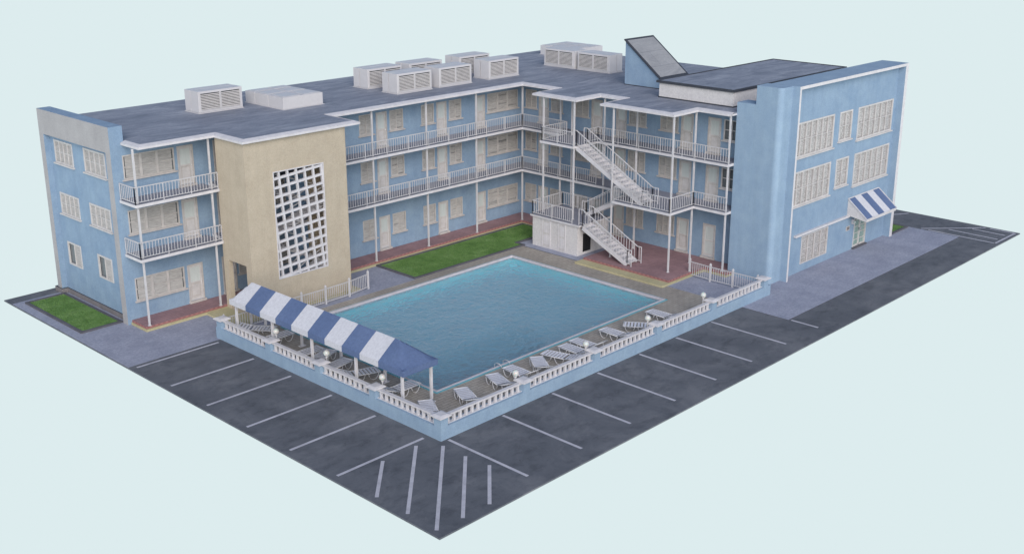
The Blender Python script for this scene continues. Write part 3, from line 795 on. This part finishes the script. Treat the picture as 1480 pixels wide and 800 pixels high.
# metal fences
def fence(label, pts, gate=None):
    Fz = empty('metal_fence', (pts[0][0], pts[0][1], 0)); tag(Fz, label, 'fence', 'white metal fences in the court')
    for x, y in pts:
        m = MB(); m.box(x - .045, y - .045, 0, x + .045, y + .045, .98, RAIL)
        m.v += [(x - .06, y - .06, .98), (x + .06, y - .06, .98), (x + .06, y + .06, .98), (x - .06, y + .06, .98), (x, y, 1.1)]
        n = len(m.v) - 5
        for f in ((0, 1, 4), (1, 2, 4), (2, 3, 4), (3, 0, 4), (3, 2, 1, 0)): m.f.append(tuple(n + i for i in f)); m.m.append(0)
        child(m, 'post', Fz)
    for a, b in zip(pts, pts[1:]):
        m = MB(); A_ = Vector((*a, 0)); B_ = Vector((*b, 0)); d = (B_ - A_); L = d.length; d.normalize(); A_ += d * .07; B_ -= d * .07
        up = Vector((0, 0, 1)); m.bar(A_ + up * .86, B_ + up * .86, .035, .04, RAIL); m.bar(A_ + up * .12, B_ + up * .12, .035, .04, RAIL)
        n = round(L / .155)
        for i in range(n + 1):
            p = A_ + (B_ - A_) * i / n; m.bar(p + up * .12, p + up * .86, .022, .022, RAIL)
        child(m, 'panel', Fz)
fence('white railing fence in front of the sand coloured tower', [(5.4, 21.45), (6.95, 21.45), (8.5, 21.45), (10.03, 21.42), (11.57, 21.40), (13.2, 21.46), (14.72, 21.74)])
fence('white railing fence beside the blank blue pylon', [(28.88, 10.3), (28.8, 8.85), (28.84, 7.4), (28.9, 5.85)])

# ------------------------------------------------------------------ pool canopy
Cn = empty('pool_canopy', (6.3, 14.3, 0)); tag(Cn, 'long blue and white striped canopy on white posts over the loungers', 'canopy')
m = MB(); X0, X1, Y0, Y1 = 5.33, 7.27, 7.93, 20.72; ze, zr, zbm = 2.07, 2.86, 1.8; xr = 6.3
ys = [20.72, 19.34, 18.14, 16.9, 15.66, 14.42, 13.19, 11.98, 10.75, 9.52, 7.93]
RA, RB = 20.15, 9.2      # ridge ends
def roofz(x, y):
    s = 1 - abs(x - xr) / (X1 - xr)
    e = 1.0
    if y > RA: e = (Y1 - y) / (Y1 - RA)
    if y < RB: e = (y - Y0) / (RB - Y0)
    s = max(0, 1 - ((1 - s) ** 5 + (1 - e) ** 5) ** .2)
    return ze + (zr - ze) * (s * .96 + .04 * math.sin(s * math.pi)) - .02 * math.sin(math.pi * min(1, s)) 
NXs = 16
for i, (a, b) in enumerate(zip(ys, ys[1:])):
    mt = CANV if i % 2 == 0 else NAVY
    ns = 10
    for j in range(ns):
        y0 = a + (b - a) * j / ns; y1 = a + (b - a) * (j + 1) / ns
        for k in range(NXs):
            x0 = X0 + (X1 - X0) * k / NXs; x1 = X0 + (X1 - X0) * (k + 1) / NXs
            m.face([(x0, y1, roofz(x0, y1)), (x1, y1, roofz(x1, y1)), (x1, y0, roofz(x1, y0)), (x0, y0, roofz(x0, y0))], mt)
        for x in (X0, X1):
            m.face([(x, y1, zbm), (x, y0, zbm), (x, y0, ze), (x, y1, ze)], mt)
m.face([(X0, Y0, zbm), (X1, Y0, zbm), (X1, Y0, ze), (X0, Y0, ze)], NAVY); m.face([(X0, Y1, zbm), (X1, Y1, zbm), (X1, Y1, ze), (X0, Y1, ze)], CANV)
child(m, 'canvas', Cn)
for y in (20.5, 17.5, 14.45, 11.3, 8.25):
    for x in (5.55, 7.15):
        m = MB(); m.box(x - .052, y - .052, .004, x + .052, y + .052, 1.95, TRIM); m.box(x - .17, y - .1, .004, x + .17, y + .1, .03, TRIM)
        child(m, 'post', Cn)
m = MB()
for x in (5.45, 7.15): m.bar((x, Y0 + .1, 1.98), (x, Y1 - .1, 1.98), .06, .08, TRIM)
for y in (20.5, 17.5, 14.45, 11.3, 8.25): m.bar((5.45, y, 1.98), (7.15, y, 1.98), .05, .07, TRIM)
child(m, 'frame', Cn)

# ------------------------------------------------------------------ loungers
def make_lounger(ang):
    """origin at the foot end on the ground, body along +x; ang = backrest angle"""
    S = 1.22; Wd = .66; H = .34; L2 = .72
    root = empty('sun_lounger')
    def P(u, y, dz=0):
        if u <= S: return (u, y, H + dz)
        v = u - S; return (S + v * math.cos(ang) - dz * math.sin(ang), y, H + v * math.sin(ang) + dz * math.cos(ang))
    for nm, a, b in (('seat', 0.04, S - .02), ('backrest', S + .03, S + L2 - .03)):
        m = MB(); n = round((b - a) / .155)
        for i in range(n):
            u0 = a + (b - a) * i / n; u1 = u0 + (b - a) / n * .62
            p = [P(u0, -Wd / 2 + .02, .012), P(u1, -Wd / 2 + .02, .012), P(u1, Wd / 2 - .02, .012), P(u0, Wd / 2 - .02, .012)]
            m.face(p, SLATP); m.face([P(u0, -Wd / 2 + .02, -.008), P(u1, -Wd / 2 + .02, -.008), P(u1, Wd / 2 - .02, -.008), P(u0, Wd / 2 - .02, -.008)][::-1], SLATP)
            for q, r in ((0, 1), (2, 3)): pass
        m.build(nm, root)
    m = MB()
    for y in (-Wd / 2, Wd / 2): m.tube([P(0, y), P(S, y)], .018, TUBE); m.tube([P(S, y), P(S + L2, y)], .018, TUBE)
    m.tube([P(0, -Wd / 2), P(0, Wd / 2)], .018, TUBE); m.tube([P(S + L2, -Wd / 2), P(S + L2, Wd / 2)], .018, TUBE)
    m.build('frame', root, smooth=True)
    for u in (.08, .72):
        for y in (-Wd / 2 + .01, Wd / 2 - .01):
            m = MB(); w = .5
            m.tube([(u, y, H), (u + .04, y, .2), (u + .13, y, .06), (u + .25, y, .02), (u + .37, y, .06), (u + .46, y, .2), (u + .5, y, H)], .013, TUBE)
            m.build('leg', root, smooth=True)
    if ang > .05:
        m = MB(); bx, _, bz = P(S + L2 * .6, 0)
        for y in (-Wd / 2 + .03, Wd / 2 - .03): m.tube([(bx, y, bz), (bx + .12, y, .015)], .012, TUBE)
        m.tube([(bx + .12, -Wd / 2 + .03, .015), (bx + .12, Wd / 2 - .03, .015)], .012, TUBE)
        m.build('prop', root, smooth=True)
    return root
protos = {a: make_lounger(R(a)) for a in (12, 22, 30)}
used = set()
G = 'white slatted loungers round the pool'
spots = [
 (6.6, 8.05, -121, 22, 'white slatted lounger in the near corner of the wall, half under the canopy end'),
 (8.5, 7.88, -114, 22, 'first open white lounger after the canopy, at the near pool corner'),
 (10.52, 7.98, -109, 22, 'white slatted lounger just left of the pool ladder'),
 (11.62, 8.07, -93, 30, 'white slatted lounger behind the globe lamp nearest the pool ladder'),
 (13.36, 7.9, -124, 22, 'white slatted lounger turned sharply left, next right of the pool ladder'),
 (14.04, 8.03, -76, 12, 'white lounger leaning right, first of three set close together'),
 (15.3, 8.0, -91, 22, 'white lounger in the middle of three set close together'),
 (16.2, 8.09, -90, 30, 'white lounger on the right of three set close together, back raised'),
 (18.3, 7.98, -91, 22, 'white slatted lounger standing alone between two globe lamps'),
 (19.5, 7.63, -55, 12, 'white slatted lounger lying nearly along the wall near the far pool corner'),
 (21.94, 7.9, -90, 22, 'last white slatted lounger on the right, near the far pool corner'),
 (7.1, 19.6, 128, 12, 'white lounger under the far end of the canopy, turned against the fence'),
 (7.38, 18.72, 180, 22, 'white lounger square to the wall under the far canopy stripes'),
 (7.2, 16.05, 180, 22, 'white lounger under the canopy, third from its far end'),
 (7.34, 15.45, 201, 12, 'white lounger under the canopy crowding its neighbour by the globe lamp'),
 (7.2, 14.0, 190, 22, 'white lounger in the middle of the canopy behind the centre globe lamp'),
 (7.37, 12.05, 160, 22, 'white lounger under the canopy angled between two posts'),
 (7.64, 9.78, 181, 22, 'white lounger under the near end of the canopy'),
]
for x, y, a, k, lb in spots:
    o = protos[k] if k not in used else copy_tree(protos[k])
    used.add(k); o.location = (x, y, .004); o.rotation_euler.z = R(a); tag(o, lb, 'sun lounger', G)

# globe lamps
def lamp(x, y, z, lb, proto=[None]):
    if proto[0] is None:
        r = empty('globe_lamp'); m = MB(); m.tube([(0, 0, 0), (0, 0, 1.12)], .03, RAIL, 10); m.tube([(0, 0, 0), (0, 0, .03)], .07, RAIL, 12); m.tube([(0, 0, 1.08), (0, 0, 1.14)], .06, RAIL, 12); m.build('pole', r, smooth=False)
        m = MB(); m.ball((0, 0, 1.27), .15, GLOBE, 24, 16); m.build('globe', r, smooth=True); proto[0] = r; o = r
    else: o = copy_tree(proto[0])
    o.location = (x, y, z); tag(o, lb, 'lamp', 'globe lamps inside the wall'); return o
for x, y, z, lb in ((5.56, 17.25, -.03, 'globe lamp behind the left wall, farthest from the wall corner'), (5.56, 13.4, -.03, 'globe lamp at the middle of the left wall'), (5.56, 9.56, -.03, 'globe lamp behind the left wall, closest to the wall corner'),
    (9.77, 5.78, .08, 'globe lamp behind the right wall, closest to the wall corner'), (14.39, 5.78, .08, 'globe lamp by the three close loungers'), (19.0, 5.78, .08, 'globe lamp by the lounger lying along the wall'), (23.64, 5.78, .08, 'globe lamp near the grey paving at the far end')):
    lamp(x, y, 0.004 if z < 0 else .004, lb)

# ------------------------------------------------------------------ rooftop units
def make_unit():
    """front toward -y, width 2.78"""
    r = empty('rooftop_air_unit'); w = 2.78; h = 1.15; zf = .06
    m = MB(); m.box(0, .0, zf, w, .76, zf + h, ACP); m.box(-.03, -.03, .0, w + .05, 1.44, .05, ACP); bdy = m.build('casing', r, bevel=.012)
    m = MB(); m.box(.02, .82, zf, w - .02, 1.4, zf + h, ACP); m.build('rear_casing', r, bevel=.012)
    for k in range(2):
        x0 = .14 + k * 1.29; x1 = x0 + 1.18
        m = MB(); m.box(x0, -.004, zf + .14, x1, -.001, zf + h - .12, DARK)
        m.box(x0 - .03, -.035, zf + .11, x0, -.002, zf + h - .09, ACP); m.box(x1, -.035, zf + .11, x1 + .03, -.002, zf + h - .09, ACP)
        m.box(x0, -.035, zf + .11, x1, -.002, zf + .14, ACP); m.box(x0, -.035, zf + h - .12, x1, -.002, zf + h - .09, ACP)
        n = 10
        for j in range(n):
            z = zf + .17 + (h - .3) * j / n
            m.face([(x0, -.03, z - .012), (x1, -.03, z - .012), (x1, -.008, z + .034), (x0, -.008, z + .034)], ACL)
        m.build('louvre_panel', r)
    return r
u0 = make_unit(); first = True
for x, y, a, lb in ((9.82, 29.6, 0, 'white louvred air unit alone at the left end of the roof'),
    (21.48, 26.72, 0, 'white louvred air unit, front left of the middle roof cluster'), (24.92, 26.76, 0, 'white louvred air unit, front centre of the middle roof cluster'), (29.33, 26.84, 0, 'white louvred air unit, front right of the middle roof cluster'),
    (21.5, 29.5, 0, 'white louvred air unit, back left of the middle roof cluster'), (24.92, 29.5, 0, 'white louvred air unit, back centre of the middle roof cluster'), (29.3, 29.54, 0, 'white louvred air unit, back right of the middle roof cluster'),
    (36.75, 28.78, -90, 'white louvred air unit of the right roof pair, farther from the wedge shaped stair head'), (36.75, 25.7, -90, 'white louvred air unit of the right roof pair, next to the wedge shaped stair head')):
    o = u0 if first else copy_tree(u0); first = False
    o.location = (x, y, 9.355); o.rotation_euler.z = R(a); tag(o, lb, 'air conditioner', 'louvred air units on the roof')
def flatbox(x, y, w, d, lb):
    r = empty('roof_housing', (x, y, 9.355)); tag(r, lb, 'roof housing', 'low roof housings')
    ys_ = [0, .39, .74, 1.0]
    for a, b in zip(ys_, ys_[1:]):
        m = MB(); m.box(0, d * a + .012, .03, w, d * b - .012, .68, ACP)
        for k in range(2): m.box(.1 + k * w / 2, d * a + .12, .68, w / 2 - .1 + k * w / 2, d * b - .12, .71, ACP)
        m.build('casing', r, bevel=.015)
    m = MB(); m.box(-.04, -.04, 0, w + .06, d + .04, .028, ACP); m.build('base', r)
flatbox(13.74, 27.34, 2.72, 3.7, 'low white boxed housing beside the lone left roof unit')
flatbox(40.85, 29.3, 2.95, 3.6, 'low white boxed housing behind the right pair of roof units')

# ------------------------------------------------------------------ world, sun, camera
w = bpy.data.worlds.new('World'); sc.world = w; w.use_nodes = True; nt = w.node_tree
for n in list(nt.nodes): nt.nodes.remove(n)
out = nt.nodes.new('ShaderNodeOutputWorld')
sky = nt.nodes.new('ShaderNodeTexSky'); sky.sky_type = 'NISHITA'; sky.sun_disc = False
SUN_E, SUN_AZ = R(28), R(232)     # azimuth: direction the light comes from, CCW from +X
sky.sun_elevation = SUN_E; sky.sun_rotation = R(90) - SUN_AZ; sky.air_density = 1.0; sky.dust_density = 1.5
b1 = nt.nodes.new('ShaderNodeBackground'); b1.inputs[1].default_value = .085; nt.links.new(sky.outputs[0], b1.inputs[0])
b2 = nt.nodes.new('ShaderNodeBackground'); b2.inputs[0].default_value = (.722, .839, .855, 1); b2.inputs[1].default_value = .62
tc = nt.nodes.new('ShaderNodeTexCoord'); sp = nt.nodes.new('ShaderNodeSeparateXYZ'); nt.links.new(tc.outputs['Generated'], sp.inputs[0])
mr = nt.nodes.new('ShaderNodeMapRange'); mr.inputs['From Min'].default_value = -.01; mr.inputs['From Max'].default_value = .06
nt.links.new(sp.outputs['Z'], mr.inputs['Value'])
mx = nt.nodes.new('ShaderNodeMixShader'); nt.links.new(mr.outputs[0], mx.inputs[0]); nt.links.new(b2.outputs[0], mx.inputs[1]); nt.links.new(b1.outputs[0], mx.inputs[2])
nt.links.new(mx.outputs[0], out.inputs[0])
sun = bpy.data.lights.new('sun', 'SUN'); sun.energy = 1.5; sun.angle = R(45); sun.color = (1, .975, .96)
so = bpy.data.objects.new('sun', sun); col.objects.link(so)
d = Vector((math.cos(SUN_E) * math.cos(SUN_AZ), math.cos(SUN_E) * math.sin(SUN_AZ), math.sin(SUN_E)))
so.rotation_euler = d.to_track_quat('Z', 'Y').to_euler(); so.location = (0, 0, 40)

cam = bpy.data.cameras.new('camera'); co = bpy.data.objects.new('camera', cam); col.objects.link(co)
cam.sensor_width = 36; cam.sensor_fit = 'HORIZONTAL'; cam.lens = 1653.7 / 1480 * 36; cam.shift_y = -33.8 / 1480
cam.clip_start = .5; cam.clip_end = 1000
co.location = (-22.850, -25.330, 20.7); co.rotation_euler = (math.pi / 2 - .3030, 0, .7651 - math.pi / 2)
sc.camera = co
sc.view_settings.view_transform = 'Standard'; sc.view_settings.look = 'None'; sc.view_settings.exposure = math.log2(1 / .62); sc.view_settings.gamma = 1
sc.cycles.use_denoising = True
sc.cycles.max_bounces = 8; sc.cycles.transmission_bounces = 6
